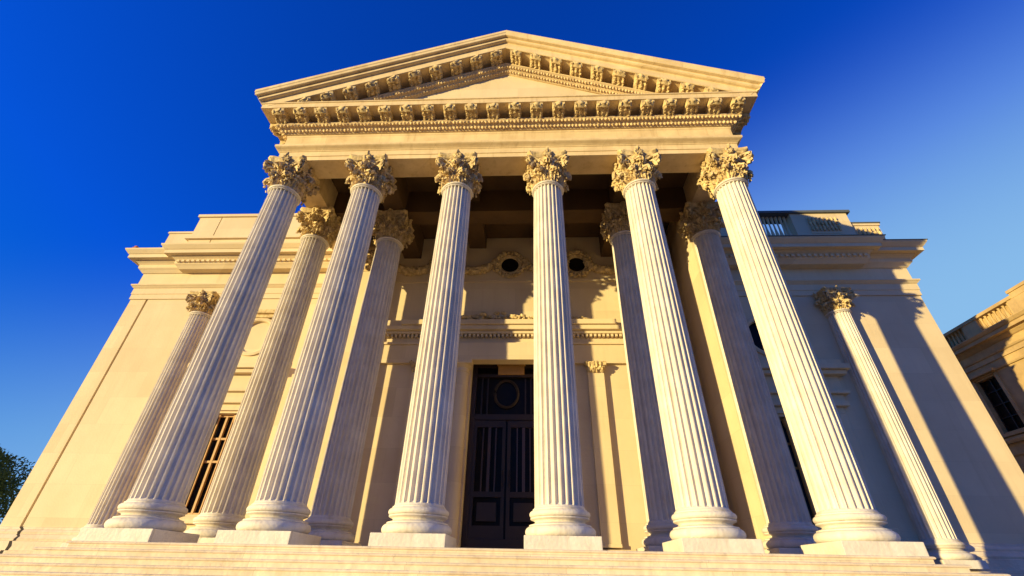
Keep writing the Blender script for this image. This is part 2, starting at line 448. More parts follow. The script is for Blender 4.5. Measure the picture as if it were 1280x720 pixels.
for (o, z, r, sp) in ((.70, 15.26, .055, .15), (.87, 15.40, .06, .15)):
    eggs(m, o, z, r, -8.75-o, 8.75+o, -o, 'x', sp)
    for sx in (-1, 1): eggs(m, o, z, r, -o, 7.4, sx*(8.75+o), 'y', sp)
P(m, 'carved_moulding', M_ENT, 40)
m = MB(); m.sweep([(-.5, 15.524), (.64, 15.524), (.64, 15.82), (.66, 15.86), (1.40, 15.86), (1.40, 15.84), (1.45, 15.84), (1.45, 16.08), (1.49, 16.10), (1.49, 16.15), (-.5, 16.17)], PATH, 1)
cornice = P(m, 'cornice', M_ENT)

# modillions: S-shaped scroll brackets with a leaf under each
def modillion(shear, name):
    mb = MB(); prof = [(0, 0), (.76, 0), (.78, -.06), (.76, -.18), (.67, -.26), (.58, -.20), (.48, -.21), (.38, -.25), (.27, -.30), (.1, -.33), (0, -.33)]
    k = len(prof); W = .25; vs = []
    xs = [-W, -W*.8, -W*.3, 0, W*.3, W*.8, W]
    dz = [0, -.02, -.035, -.055, -.035, -.02, 0]
    for x, d in zip(xs, dz):
        for i, (o, z) in enumerate(prof): vs.append((x, -o-(0.02 if .1 < o and abs(x) < W*.5 else 0), z+(d if z < -.01 else 0)))
    fs = [(j*k+i, j*k+(i+1) % k, (j+1)*k+(i+1) % k, (j+1)*k+i) for j in range(len(xs)-1) for i in range(k)]
    fs += [tuple(range(k)), tuple((len(xs)-1)*k+i for i in reversed(range(k)))]
    mb.add(vs, fs)
    for i in range(14):
        t = i/13; o = .24+.50*t; z = -.28+.14*t
        for sx in (-1, 0, 1): mb.blob((sx*.17+random.uniform(-.02, .02), -o-.02, z-.045+random.uniform(-.03, .02)), random.uniform(.04, .07), 5, 4, jit=.4)
    mb.blob((0, -.76, -.12), .10, 7, 5, (1.4, .8, 1.2), .25)
    ofs = Vector((random.uniform(0, 50), 0, 0)); mb.v = [tuple(Vector(p)+noise.noise_vector(Vector(p)*9+ofs)*.035) for p in mb.v]
    mb.v = [(x, y, z+shear*x) for x, y, z in mb.v]
    return mb.mesh(name, M_CAP, 45)
md = [modillion(0, 'modillion') for _ in range(5)]; mdl = [modillion(.4065, 'modillion') for _ in range(4)]; mdr = [modillion(-.4065, 'modillion') for _ in range(4)]
for k in range(22):
    link('modillion', md[k*3 % 5], cornice, (-9.45+.9*k, -.64, 15.858))
for sx in (-1, 1):
    for k in range(8):
        o = link('modillion', md[k % 5], cornice, (sx*(8.75+.64), -.45+.9*k, 15.858)); o.rotation_euler.z = -sx*-PI/2

# --- pediment
SL = .4065; Z0 = 20.93
def rake(mb, prof, zmin=15.95):
    k = len(prof); rows = []
    def row(sgn):
        r = []
        for o, h in prof:
            xe = 8.75+o
            ze = Z0-SL*xe+h
            if ze < zmin: xe = (Z0+h-zmin)/SL
            r.append((sgn*xe, -o, Z0-SL*xe+h))
        return r
    mid = [(0, -o, Z0+h) for o, h in prof]
    vs = row(-1)+mid+row(1)
    fs = [(j*k+i, j*k+(i+1) % k, (j+1)*k+(i+1) % k, (j+1)*k+i) for j in range(2) for i in range(k)]
    fs += [tuple(range(k)), tuple(2*k+i for i in reversed(range(k)))]
    mb.add(vs, fs)
m = MB(); m.add([(-11, -.55, 15.9), (11, -.55, 15.9), (0, -.55, Z0-1.2-.0), (-11, .3, 15.9), (11, .3, 15.9), (0, .3, Z0-1.2)],
                [(0, 1, 2), (5, 4, 3), (0, 3, 4, 1), (1, 4, 5, 2), (2, 5, 3, 0)])
# trim the tympanum to the raking line
m = MB(); xt = (Z0-1.3-16.0)/SL
m.add([(-xt, -.55, 16.0), (xt, -.55, 16.0), (0, -.55, Z0-1.3), (-xt, .3, 16.0), (xt, .3, 16.0), (0, .3, Z0-1.3)],
      [(0, 1, 2), (5, 4, 3), (0, 3, 4, 1), (1, 4, 5, 2), (2, 5, 3, 0)])
ped = P(m, 'pediment', M_WALL)
m = MB()
rake(m, [(-.2, .02), (1.78, 0), (1.78, -.15), (1.755, -.19), (1.74, -.31), (1.72, -.33), (1.60, -.34), (1.59, -.40), (1.62, -.41), (1.61, -.50), (1.56, -.53), (1.47, -.54), (1.46, -.59), (1.46, -.93), (1.43, -.95), (1.40, -.90), (.66, -.90), (.64, -.95), (.64, -1.26), (-.2, -1.26)])
rk = P(m, 'raking_cornice', M_ENT)
m = MB()
rake(m, [(.0, -1.264), (.93, -1.264), (.93, -1.33), (.87, -1.38), (.76, -1.50), (.64, -1.60), (.60, -1.64), (.0, -1.64)])
for sx in (-1, 1):
    for (o, h, r) in ((.70, -1.57, .05), (.86, -1.44, .055)):
        n = 64
        for i in range(n):
            x = .06+i*.13
            z = Z0-SL*x+h
            if z > 16.15: m.blob((sx*x, -o, z), r, 6, 4, (1, 1, 1.3), .25)
P(m, 'raking_moulding', M_ENT, 40)
for sx in (-1, 1):
    for k in range(10):
        x = sx*(.45+.9*k); z = Z0-SL*abs(x)-.902
        link('modillion', (mdl if sx < 0 else mdr)[k*3 % 4], rk, (x, -.64, z))
for sx in (-1, 1):   # gutter along both sides and the gable roof behind
    m = MB()
    m.add([(sx*(8.75+o), y if y > 0 else -o, z) for y in (-1, 7.5) for o, z in ((.9, 16.16), (1.55, 16.16), (1.66, 16.30), (1.74, 16.46), (1.775, 16.63), (.9, 16.63))],
          [(0,1,2,3,4,5), (11,10,9,8,7,6)]+[(i, (i+1) % 6, 6+(i+1) % 6, 6+i) for i in range(6)])
    P(m, 'gutter', M_ENT)
m = MB()
m.add([(-10.4, -.1, 16.6), (0, -.1, 20.85), (10.4, -.1, 16.6), (-10.4, 14, 16.6), (0, 14, 20.85), (10.4, 14, 16.6)], [(0,1,2), (5,4,3), (0,3,4,1), (1,4,5,2), (0,2,5,3)])
P(m, 'roof', M_LEAD)

# --- portico ceiling with beams
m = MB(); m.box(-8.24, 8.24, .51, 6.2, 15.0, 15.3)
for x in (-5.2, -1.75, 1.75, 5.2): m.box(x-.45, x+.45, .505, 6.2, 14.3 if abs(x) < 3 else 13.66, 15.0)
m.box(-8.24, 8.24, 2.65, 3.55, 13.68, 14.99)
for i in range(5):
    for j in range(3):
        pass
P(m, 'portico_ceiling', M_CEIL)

# --- side walls, inner wall
YC = 6.2
for sx in (-1, 1):
    m = MB(); m.box(min(sx*8.12, sx*9.28), max(sx*8.12, sx*9.28), 5.9 if sx < 0 else 3.0, 7.58, .0, 13.64)
    P(m, 'side_wall', M_WALL)
# inner wall with door opening
m = MB(); DW = 1.63; DH = 7.95
m.box(-8.12, -DW, YC, YC+.9, 0, 15.0); m.box(DW, 8.12, YC, YC+.9, 0, 15.0); m.box(-DW, DW, YC, YC+.9, DH, 15.0)
m.box(-8.1, 8.1, YC-.06, YC-.002, 12.1, 12.24)
P(m, 'portico_wall', M_WALL)
m = MB(); m.box(-9.0, 9.0, 9.6, 9.8, GZ, 15.2); P(m, 'inner_wall', M_WALL)
def pilaster(x0, x1, y0, y1, z1, capz, name='pilaster'):
    mb = MB(); mb.box(x0, x1, y0, y1, .62, z1)
    for a, b_, c in ((.10, 0, .30), (.07, .304, .44), (.03, .50, .62)): mb.bevbox(x0-a, x1+a, y0-a, y1, b_, c, .02)
    o = P(mb, name, M_WALL)
    if capz:
        c = MB(); xm = (x0+x1)/2; wd = x1-x0; h = capz-z1
        c.bevbox(x0-.02, x1+.02, y0-.02, y1, z1, z1+.08, .015)
        for r in range(3):
            for i in range(4):
                x = x0+wd*(i+.5*(1+r % 2)*.9)/4.1
                c.blob((x, y0-.03-.05*r, z1+h*(.2+.24*r)), wd*.17, 7, 5, (1, .8, 1.3), .3)
        for sx in (-1, 1): c.blob((xm+sx*wd*.55, y0-.12, z1+h*.8), wd*.17, 7, 5, (1, 1, 1), .25)
        c.bevbox(x0-.03, x1+.03, y0-.02, y1, z1+.085, z1+h*.8, .02)
        c.bevbox(x0-.14, x1+.14, y0-.16, y1, z1+h*.84, capz, .02)
        c.rough(.02, 9)
        k = P(c, 'capital', M_CAP, 40, parent=o)
    return o
for sx in (-1, 1):
    a, b = sorted((sx*6.55, sx*7.45)) if sx > 0 else (-7.75, -6.75); pilaster(a, b, 4.55 if sx > 0 else YC-.9, YC-.002, 12.2, 13.64)
    a, b = sorted((sx*3.55, sx*4.25)); pilaster(a, b, YC-.22, YC-.002, 7.2, 7.6)
# door surround: half columns, lintel and projecting cornice
for sx in (-1, 1):
    m = MB(); x = sx*(DW+.42)
    m.lathe([(.50, 0), (.50, .25), (.46, .3), (.46, .45), (.40, .5), (.36, .6), (.33, 7.1), (.36, 7.12), (.36, 7.2), (.33, 7.22), (.34, 7.3), (.45, 7.42)], 24, x, YC-.12)
    m.bevbox(x-.50, x+.50, YC-.62, YC, 7.42, 7.6, .02)
    P(m, 'half_column', M_WALL, 35)
m = MB()
m.bevbox(-8.1, 8.1, YC-.18, YC-.003, 7.604, 8.5, .02)
m.bevbox(-2.7, 2.7, YC-.55, YC-.003, 7.608, 8.44, .02)
m.bevbox(-8.1, 8.1, YC-.26, YC-.003, 8.504, 8.62, .02)
m.bevbox(-8.1, 8.1, YC-.14, YC-.003, 8.624, 9.0, .02)
m.bevbox(-8.1, 8.1, YC-.36, YC-.003, 9.004, 9.14, .02)
m.bevbox(-8.1, 8.1, YC-.52, YC-.003, 9.144, 9.36, .03)
m.bevbox(-8.1, 8.1, YC-.30, YC-.003, 9.364, 9.75, .03)
m.bevbox(-5.0, 5.0, YC-.62, YC-.003, 9.366, 9.62, .03)
for i in range(84):
    x = -8+i*.193; m.box(x, x+.1, YC-.33, YC-.145, 8.86, 8.99)
P(m, 'door_cornice', M_WALL)
# leafy cresting above the door cornice and swags at capital height
m = MB()
for i in range(70):
    t = random.uniform(-1, 1); x = t*1.9-.5
    m.blob((x, YC-random.uniform(.2, .5), 9.72+random.uniform(0, .34)*(1-.6*abs(t))), random.uniform(.07, .14), 6, 4, (1.3, 1, .9), .4)
m.rough(.03, 8); P(m, 'carved_cresting', M_CAP, 40)
m = MB()
for i in range(30):
    x = random.uniform(1.6, 3.8); m.blob((x, YC-random.uniform(.2, .45), 9.72+random.uniform(0, .16)), random.uniform(.06, .11), 6, 4, (1.3, 1, .9), .4)
m.rough(.03, 8); P(m, 'carved_cresting', M_CAP, 40)
for x0 in (-5.0, -1.9, 1.9, 5.0):
    m = MB()
    for i in range(26):
        a = PI*i/25; m.blob((x0-1.05*math.cos(a), YC-.14, 13.35-.62*math.sin(a)), .13+.10*math.sin(a), 7, 5, (1, .9, 1), .35)
    for sx in (-1, 1):
        for j in range(5): m.blob((x0+sx*1.08, YC-.12, 13.4-.16*j), .13-.015*j, 6, 4, jit=.3)
    m.rough(.03, 8); P(m, 'swag', M_CAP, 40)

for x0 in (-3.45, 0.0, 3.45):  # added framed roundels; their dark discs imitate the shadows of the swags
    m = MB(); nn = 28
    pr = [(.66, YC-.003), (.66, YC-.10), (.56, YC-.14), (.46, YC-.08), (.44, YC-.012)]
    m.add([(x0+r*math.cos(2*PI*i/nn), y, 13.15+r*math.sin(2*PI*i/nn)) for r, y in pr for i in range(nn)], [(j*nn+i, j*nn+(i+1) % nn, (j+1)*nn+(i+1) % nn, (j+1)*nn+i) for j in range(4) for i in range(nn)])
    for i in range(22): m.blob((x0+.74*math.cos(2*PI*i/22), YC-.12, 13.15+.74*math.sin(2*PI*i/22)), random.uniform(.10, .15), 6, 4, jit=.35)
    shadow_rd = P(m, 'shadow_roundel', M_CAP, 40)
    m = MB(); m.add([(x0+.45*math.cos(2*PI*i/nn), YC-.014, 13.15+.45*math.sin(2*PI*i/nn)) for i in range(nn)], [tuple(range(nn))]); P(m, 'glass', M_GLASS, parent=shadow_rd)  # dark disc painted as shadow, no glazed opening here

# door
m = MB(); YD = YC+.62
for x0, x1, z0, z1 in ((-DW, -DW+.22, .3, DH), (DW-.22, DW, .3, DH), (-DW+.22, DW-.22, DH-.3, DH), (-DW+.22, DW-.22, 5.25, 5.5), (-DW+.22, DW-.22, .3, .75)):
    m.bevbox(x0, x1, YD-.12, YD+.1, z0, z1, .015)
door = P(m, 'door', M_BRONZE, label='tall dark bronze double door with glazed panels')
for x0, x1 in ((-1.41, -.04), (.04, 1.41)):
    m = MB()
    m.box(x0, x0+.14, YD-.07, YD+.05, .75, 5.24); m.box(x1-.14, x1, YD-.07, YD+.05, .75, 5.24)
    m.box(x0+.14, x1-.14, YD-.065, YD+.05, 4.95, 5.24); m.box(x0+.14, x1-.14, YD-.065, YD+.05, 2.2, 2.4); m.box(x0+.14, x1-.14, YD-.06, YD+.05, .75, 1.2)
    m.box(x0+.3, x1-.3, YD-.10, YD-.02, 1.35, 2.0)
    P(m, 'door_leaf', M_BRONZE, parent=door)
    m = MB()
    for k in range(1, 4):
        xx = x0+.14+(x1-x0-.28)*k/4; wd = .06 if k == 2 else .025; m.box(xx-wd, xx+wd, YD-.05, YD+.03, 2.402, 4.948)
    P(m, 'bars', M_DOORREFL, parent=door)
m = MB(); m.box(-1.5, 1.5, YD+.06, YD+.09, .5, DH-.1); P(m, 'glass', M_GLASS, parent=door)
m = MB()     # oval ring and bars of the fanlight
ring = []
for i in range(33):
    a = 2*PI*i/32; ring.append((-.05+.52*math.cos(a), YD-.02, 6.45+.62*math.sin(a)))
m.tube(ring, .07, 6)
for x in (-1.15, -.9, .8, 1.05): m.box(x-.03, x+.03, YD-.06, YD+.03, 5.5, 7.2)
m.bevbox(-1.4, 1.4, YD-.14, YD+.05, 7.2, 7.36, .02)
P(m, 'fanlight_grille', M_BRONZE, 40, parent=door)
m = MB(); m.bevbox(-.45, .75, YD-.22, YD-.10, 7.30, 7.72, .02); m.bevbox(-.5, .8, YD-.26, YD-.10, 7.74, 7.80, .02)
P(m, 'reflection_board', M_WOOD, parent=door)  # added boards; their brown imitates a sunlit reflection in the transom
for sx in (-1, 1):
    m = MB(); m.tube([(sx*.13, YD-.08, 2.6), (sx*.13, YD-.16, 2.65), (sx*.13, YD-.16, 3.15), (sx*.13, YD-.08, 3.2)], .02, 6)
    P(m, 'handle', M_BRONZE, parent=door)
m = MB(); m.bevbox(-DW, DW, YC+.02, YD+.1, .004, .30, .02); P(m, 'threshold', M_WALL)

# --- wings
YW = 7.6; XW = 21.1; YB = 30
for sx in (-1, 1):
    side = 'left' if sx < 0 else 'right'
    sgn = sx      # outward side of travel for sweep
    def X(a, b): return (min(sx*a, sx*b), max(sx*a, sx*b))
    m = MB()
    WX0, WX1, WZ0, WZ1 = 12.0, 14.6, 1.5, 5.75
    RC, RZ, RR = 13.2, 9.75, .88
    gx = 20.16; gw = .06 if sx < 0 else .0
    OX0, OX1 = 11.6, WX1
    if sx > 0: RC, RR = 12.75, .93
    m.box(*X(9.285, OX0), YW, YW+.8, GZ, 12.04); m.box(*X(OX0, WX0), YW, YW+.8, GZ, RZ-1.0); m.box(*X(OX0, WX0), YW, YW+.8, RZ+1.0, 12.04); m.box(*X(WX1, gx-gw), YW, YW+.8, GZ, 12.04)
    m.box(*X(WX0, WX1), YW, YW+.8, GZ, WZ0); m.box(*X(WX0, WX1), YW, YW+.8, WZ1, RZ-1.0); m.box(*X(WX0, WX1), YW, YW+.8, RZ+1.0, 12.04)
    # wall round the circular opening
    n = 32; circ = [(RC+RR*math.cos(2*PI*i/n), RZ+RR*math.sin(2*PI*i/n)) for i in range(n)]
    sq = []
    for i in range(n):
        c, s_ = math.cos(2*PI*i/n), math.sin(2*PI*i/n)
        tx = ((OX1-RC) if c > 0 else (RC-OX0))/abs(c) if abs(c) > 1e-6 else 1e9; tz = 1.0/abs(s_) if abs(s_) > 1e-6 else 1e9
        t = min(tx, tz); sq.append((RC+c*t, RZ+s_*t))
    sq2 = []
    vs = [(sx*x, YW, z) for x, z in circ]+[(sx*x, YW, z) for x, z in sq]+[(sx*x, YW+.8, z) for x, z in circ]
    fs = [(i, (i+1) % n, n+(i+1) % n, n+i) for i in range(n)]+[(i, (i+1) % n, 2*n+(i+1) % n, 2*n+i) for i in range(n)]
    m.add(vs, fs)
    for cx, cz in ((OX0, RZ-1), (OX0, RZ+1), (OX1, RZ-1), (OX1, RZ+1)):    # the corners left by the fan
        ds = sorted(range(n), key=lambda i: (sq[i][0]-cx)**2+(sq[i][1]-cz)**2)
        a, b = ds[0], ds[1]
        # take the two samples either side of the corner
        ia = [i for i in ds[:4] if abs(sq[i][0]-cx) < 1e-6]; ib = [i for i in ds[:4] if abs(sq[i][1]-cz) < 1e-6]
        if ia and ib: m.add([(sx*cx, YW, cz), (sx*sq[ia[0]][0], YW, sq[ia[0]][1]), (sx*sq[ib[0]][0], YW, sq[ib[0]][1])], [(0, 1, 2)])
    # outer strip beyond the vertical gap, and the side of the wing
    m.box(*X(gx+gw+.0, XW), YW, YW+.8, GZ, 12.04)
    if sx < 0: m.box(*X(gx-.06, gx+.06), YW+.32, YW+.8, GZ, 12.04)
    m.box(*X(XW-.8, XW), YW+.801, YB, GZ, 12.04)
    m.box(*X(9.3, XW-.8), YW+1.6, YW+1.7, GZ, 12.04)
    m.box(*X(9.29, XW), YB, YB+.5, GZ, 12.04)
    P(m, 'wing_wall', M_WALL, label='plain cream wall of the %s wing' % side)
    PW = [(sx*9.285, YW), (sx*XW, YW), (sx*XW, YB)]
    # base mouldings
    m = MB()
    m.sweep([(-.2, .95), (.0, .95), (.05, .93), (.06, .86), (.14, .84), (.18, .76), (.16, .69), (.24, .66), (.26, .60), (.30, .52), (.27, .44), (.36, .42), (.36, .10), (.50, .09), (.50, -.22), (.68, -.23), (.68, -.52), (.85, -.53), (.85, GZ), (-.2, GZ)], [(sx*9.285, YW-.004), (sx*(XW+.004), YW-.004), (sx*(XW+.004), YB)], sgn)
    m.bevbox(*X(15.5, 17.4), YW-1.1, YW-.4, GZ+.01, -.004, .02)
    P(m, 'wall_base', M_STEP, 35)
    if sx < 0:
        pf = [(.02, .955), (.052, .93), (.063, .86), (.142, .84), (.185, .76), (.165, .69), (.245, .66), (.265, .60), (.305, .52), (.275, .44), (.364, .424), (.364, .25), (.364, .104), (.504, .094), (.504, -.06), (.504, -.216), (.684, -.226), (.684, -.40), (.684, -.516), (.854, -.53), (.854, -.9)]
        m = MB(); vs = []; xx = -20.16
        for i, (o, z) in enumerate(pf):
            xx += random.uniform(-.05, .11); wd = .05+.03*random.random()
            vs += [(xx-wd, YW-o-.008, z), (xx+wd, YW-o-.008, z), (xx+wd, YW-o+.03, z), (xx-wd, YW-o+.03, z)]
        m.add(vs, [(4*i+a, 4*i+(a+1) % 4, 4*i+4+(a+1) % 4, 4*i+4+a) for i in range(len(pf)-1) for a in range(4)]+[(0, 1, 2, 3), tuple(4*(len(pf)-1)+a for a in (3, 2, 1, 0))])
        P(m, 'crack', M_BLACK)  # raised strip, the dark of the crack is put into its colour
    # entablature
    m = MB()
    m.sweep([(-.5, 12.05), (.06, 12.05), (.06, 12.35), (.09, 12.36), (.09, 12.72), (.13, 12.75), (.20, 12.84), (.24, 12.87), (.24, 12.94), (.05, 12.97), (.05, 13.75), (-.5, 13.75)], PW, sgn)
    P(m, 'wing_entablature', M_WALL)
    m = MB()
    m.sweep([(-.5, 13.754), (.10, 13.754), (.14, 13.80), (.22, 13.90), (.30, 13.98), (.32, 14.02), (.32, 14.20), (.40, 14.28), (.50, 14.36), (.50, 14.40), (.78, 14.40), (.78, 14.62), (.82, 14.64), (.90, 14.74), (.98, 14.84), (1.0, 14.92), (-.5, 14.94)], PW, sgn)
    # section breaking forward over the column
    PJ = [(sx*9.285, YW-.38), (sx*18.7, YW-.38), (sx*18.7, YW+.2)]
    m.sweep([(-.3, 13.76), (.10, 13.76), (.14, 13.81), (.22, 13.91), (.30, 13.99), (.32, 14.03), (.32, 14.21), (.40, 14.29), (.50, 14.37), (.50, 14.41), (.78, 14.41), (.78, 14.63), (.82, 14.65), (.90, 14.75), (.98, 14.85), (1.0, 14.93), (-.3, 14.96)], PJ, sgn)
    for i in range(34):
        x = 9.4+i*.29
        if x < 18.9: m.box(*X(x, x+.15), YW-.38-.44, YW-.38-.30, 14.05, 14.19)
    wc = P(m, 'wing_cornice', M_WALL)
    if sx > 0:     # lead cover along the top edge
        m = MB(); m.sweep([(-.3, 14.95), (1.03, 14.925), (1.03, 14.96), (-.3, 15.0)], PW, sgn)
        m.sweep([(-.3, 14.965), (1.035, 14.94), (1.035, 14.975), (-.3, 15.01)], PJ, sgn)
        P(m, 'lead_flashing', M_LEAD)
    # parapet
    m = MB()
    m.box(*X(19.3, 20.92), YW-.1, YW+.5, 14.9, 16.7)
    m.box(*X(20.4, 20.92), YW+.5, YB, 14.9, 16.7)
    m.bevbox(*X(19.25, 21.0), YW-.16, YW+.6, 16.7, 16.84, .02)
    if sx < 0:
        m.box(*X(9.3, 17.9), YW-.3, YW+.5, 14.9, 17.8); m.box(*X(17.96, 19.3), YW-.3, YW+.5, 14.9, 17.8)
        m.bevbox(*X(9.3, 19.5), YW-.45, YW+.5, 16.05, 16.25, .02); m.bevbox(*X(9.3, 19.42), YW-.40, YW+.55, 17.8, 18.0, .02)
        P(m, 'parapet', M_WALL, label='plain stepped cream parapet of the left wing')
    else:
        m.box(*X(16.1, 19.3), YW-.3, YW+.5, 14.9, 17.5)
        m.box(*X(9.3, 16.1), YW-.3, YW+.3, 14.9, 15.6)
        m.box(*X(9.3, 12.6), YW-.3, YW+.3, 15.6, 17.5)
        m.bevbox(*X(9.3, 19.4), YW-.38, YW+.5, 15.55, 15.72, .02)
        pp = P(m, 'parapet', M_WALL, label='stepped parapet with lead capping on the right wing')
        m = MB(); m.bevbox(*X(9.3, 19.5), YW-.42, YW+.6, 17.5, 17.68, .03); m.bevbox(*X(19.2, 21.05), YW-.2, YW+.65, 16.845, 16.93, .03)
        P(m, 'coping', M_LEAD, parent=pp)
        for (xa, xb, yy, za, zb) in ((16.9, 18.6, YW-.3, 16.0, 17.2), (19.5, 20.8, YW-.1, 15.3, 16.55)):
            m = MB(); m.box(*X(xa, xb), yy-.02, yy-.002, za, zb)
            P(m, 'recessed_panel', M_BLACK if False else M_WALL, parent=pp)
            m = MB(); nb = int((xb-xa)/.2)
            for i in range(nb):
                x = xa+(i+.5)*(xb-xa)/nb
                m.lathe([(.03, za+.15), (.07, za+.3), (.03, za+.5), (.08, za+.75), (.03, za+.95), (.06, zb-.1)], 7, sx*x, yy-.09)
                if i % 2: m.blob((sx*x, yy-.08, random.uniform(za+.2, zb-.2)), .1, 6, 4, jit=.4)
            m.rough(.02, 6); P(m, 'carved_panel', M_LEAD if False else M_CAP, 40, parent=pp)
        # open balusters beside the portico
        m = MB()
        for i in range(14):
            x = 12.8+i*.24
            m.lathe([(.08, 15.72), (.08, 15.8), (.05, 15.85), (.10, 16.1), (.05, 16.6), (.04, 16.9), (.07, 17.3), (.08, 17.5)], 10, x, YW)
        P(m, 'balustrade', M_WALL, 40, parent=pp)
    m = MB(); m.box(*X(9.3, 20.5), YW+.6, YB, 12.1, 15.1); P(m, 'wing_roof', M_LEAD)
    # window with columns, lintel and cornices
    m = MB()
    m.bevbox(*X(WX0-.35, WX0-.004), YW-.12, YW+.3, WZ0-.1, WZ1+.1, .02); m.bevbox(*X(WX1+.004, WX1+.35), YW-.12, YW+.3, WZ0-.1, WZ1+.1, .02)
    m.bevbox(*X(WX0-.34, WX1+.34), YW-.11, YW-.004, WZ1+.104, WZ1+.40, .02)
    m.bevbox(*X(WX0-.55, WX1+.55), YW-.30, YW-.004, WZ1+.404, WZ1+.60, .03)
    m.bevbox(*X(WX0-.50, WX1+.50), YW-.18, YW-.004, WZ1+.604, WZ1+.95, .02)
    m.bevbox(*X(WX0-.70, WX1+.75), YW-.36, YW-.004, WZ1+.954, WZ1+1.10, .03)
    m.bevbox(*X(WX0-.60, WX1+.62), YW-.12, YW-.004, WZ1+1.104, WZ1+1.85, .02)
    m.bevbox(*X(WX0-.80, WX1+.90), YW-.42, YW-.004, WZ1+1.854, WZ1+2.05, .03)
    m.bevbox(*X(WX0-.90, WX1+1.05), YW-.58, YW-.004, WZ1+2.054, WZ1+2.30, .03)
    m.bevbox(*X(WX0-.75, WX1+.90), YW-.34, YW-.004, WZ1+2.304, WZ1+2.60, .03)
    m.bevbox(*X(WX0-.45, WX1+.45), YW-.28, YW-.004, WZ0-.35, WZ0-.104, .03)
    win = P(m, 'window', M_WALL, label='tall window with layered stone cornices on the %s wing' % side)
    m = MB()
    for x in (WX0, WX1-.09, (WX0+WX1)/2-.05): m.box(*X(x, x+.10), YW+.28, YW+.40, WZ0, WZ1)
    for z in (WZ0, 3.6, 4.6, WZ1-.1): m.box(*X(WX0+.1, WX1-.1), YW+.29, YW+.39, z, z+.09)
    for x in (WX0+.30, WX0+.62, WX1-.42, WX1-.74):
        m.lathe([(.12, WZ0), (.10, WZ0+.2), (.085, WZ1-.5), (.13, WZ1-.35), (.15, WZ1-.1)], 12, sx*(x+.05), YW+.12)
    for x in (WX0+.55, WX0+.7, WX0+.9, WX1-.6, WX1-.8, WX1-1.0): m.box(*X(x, x+.05), YW+.2, YW+.26, WZ0, WZ1)
    P(m, 'frame', M_WOOD, 40, parent=win)
    m = MB(); m.box(*X(WX0, WX1), YW+.42, YW+.46, WZ0, WZ1); P(m, 'glass', M_GLASS, parent=win)
    m = MB()
    nn = 40; pr = [(RR+.22, YW-.003), (RR+.22, YW-.08), (RR+.1, YW-.11), (RR+.02, YW-.06), (RR-.02, YW+.25)]
    vs = [(sx*(RC+r*math.cos(2*PI*i/nn)), y, RZ+r*math.sin(2*PI*i/nn)) for r, y in pr for i in range(nn)]
    m.add(vs, [(j*nn+i, j*nn+(i+1) % nn, (j+1)*nn+(i+1) % nn, (j+1)*nn+i) for j in range(len(pr)-1) for i in range(nn)])
    rw = P(m, 'round_window' if sx > 0 else 'stone_roundel', M_WALL, 40, label='dark round window on the right wing' if sx > 0 else 'blind stone roundel on the left wing')
    m = MB(); m.add([(sx*(RC+(RR+.02)*math.cos(2*PI*i/nn)), YW+(.3 if sx > 0 else .09), RZ+(RR+.02)*math.sin(2*PI*i/nn)) for i in range(nn)], [tuple(range(nn))])
    P(m, 'glass' if sx > 0 else 'blind_disc', M_GLASS if sx > 0 else M_WALL, parent=rw)
    if sx < 0:
        m = MB(); m.bevbox(-14.1, -11.9, YW-.3, YW-.004, 11.0, 11.22, .03); m.bevbox(-13.9, -12.1, YW-.16, YW-.004, 10.8, 10.996, .02)
        P(m, 'hood_moulding', M_CAP)

# small reddish block on the left end of the cornice
m = MB(); m.bevbox(-.12, .12, -.12, .12, 0, .16, .03); m.bevbox(-.08, .08, -.08, .08, .16, .28, .03)
o = m.build('clay_block', M_RED, None, None, (-21.75, 6.85, 14.94)); tag(o, 'small reddish block standing on the left end of the wing cornice', 'block')

# ------------------------------------------------------------------ neighbouring building
NB = empty('ochre_building', (36, 20, GZ)); tag(NB, 'ochre yellow building with a balustrade at the right edge, half in shade', 'building')
def Q(mb, name, mat, smooth=None, parent=None, label=None):
    o = link(name, mb.mesh(name, mat, smooth), NB if parent is None else parent, None, label)
    o.location = (-36, -20, -GZ) if parent is None else (0, 0, 0); return o
XN = 32.0; YN0, YN1 = 2.0, 44.0
wy = [6.4+5.1*i for i in range(7)]
m = MB(); ya = YN0
for y in wy:
    m.box(XN, XN+.6, ya, y, GZ, 12.2); ya = y+1.5
m.box(XN, XN+.6, ya, YN1, GZ, 12.2)
for y in wy:
    for z0, z1 in ((GZ, .5), (4.6, 8.0), (11.4, 12.2)): m.box(XN, XN+.6, y, y+1.5, z0, z1)
m.box(XN+.6, XN+14, YN0, YN0+.5, GZ, 12.2); m.box(XN+.6, XN+14, YN1-.5, YN1, GZ, 12.2); m.box(XN+13.5, XN+14, YN0+.5, YN1-.5, GZ, 12.2)
m.box(XN+1.5, XN+1.6, YN0+.5, YN1-.5, GZ, 12.2)
Q(m, 'wall', M_OCHRE)
PN = [(XN, YN1), (XN, YN0), (XN+14, YN0)]
m = MB(); m.sweep([(-.5, 12.2), (.08, 12.2), (.08, 12.5), (.16, 12.55), (.2, 12.65), (.06, 12.7), (.06, 13.1), (.15, 13.15), (.3, 13.3), (.34, 13.36), (.60, 13.38), (.60, 13.6), (.68, 13.64), (.8, 13.8), (.8, 13.86), (-.5, 13.9)], PN, 1)
m.sweep([(-.3, 11.62), (.10, 11.62), (.14, 11.7), (.14, 11.78), (-.3, 11.8)], [(XN-.003, YN1), (XN-.003, YN0-.003), (XN+14, YN0-.003)], 1)
m.sweep([(-.3, 7.3), (.16, 7.3), (.22, 7.45), (.22, 7.6), (-.3, 7.62)], [(XN-.003, YN1), (XN-.003, YN0-.003), (XN+14, YN0-.003)], 1)
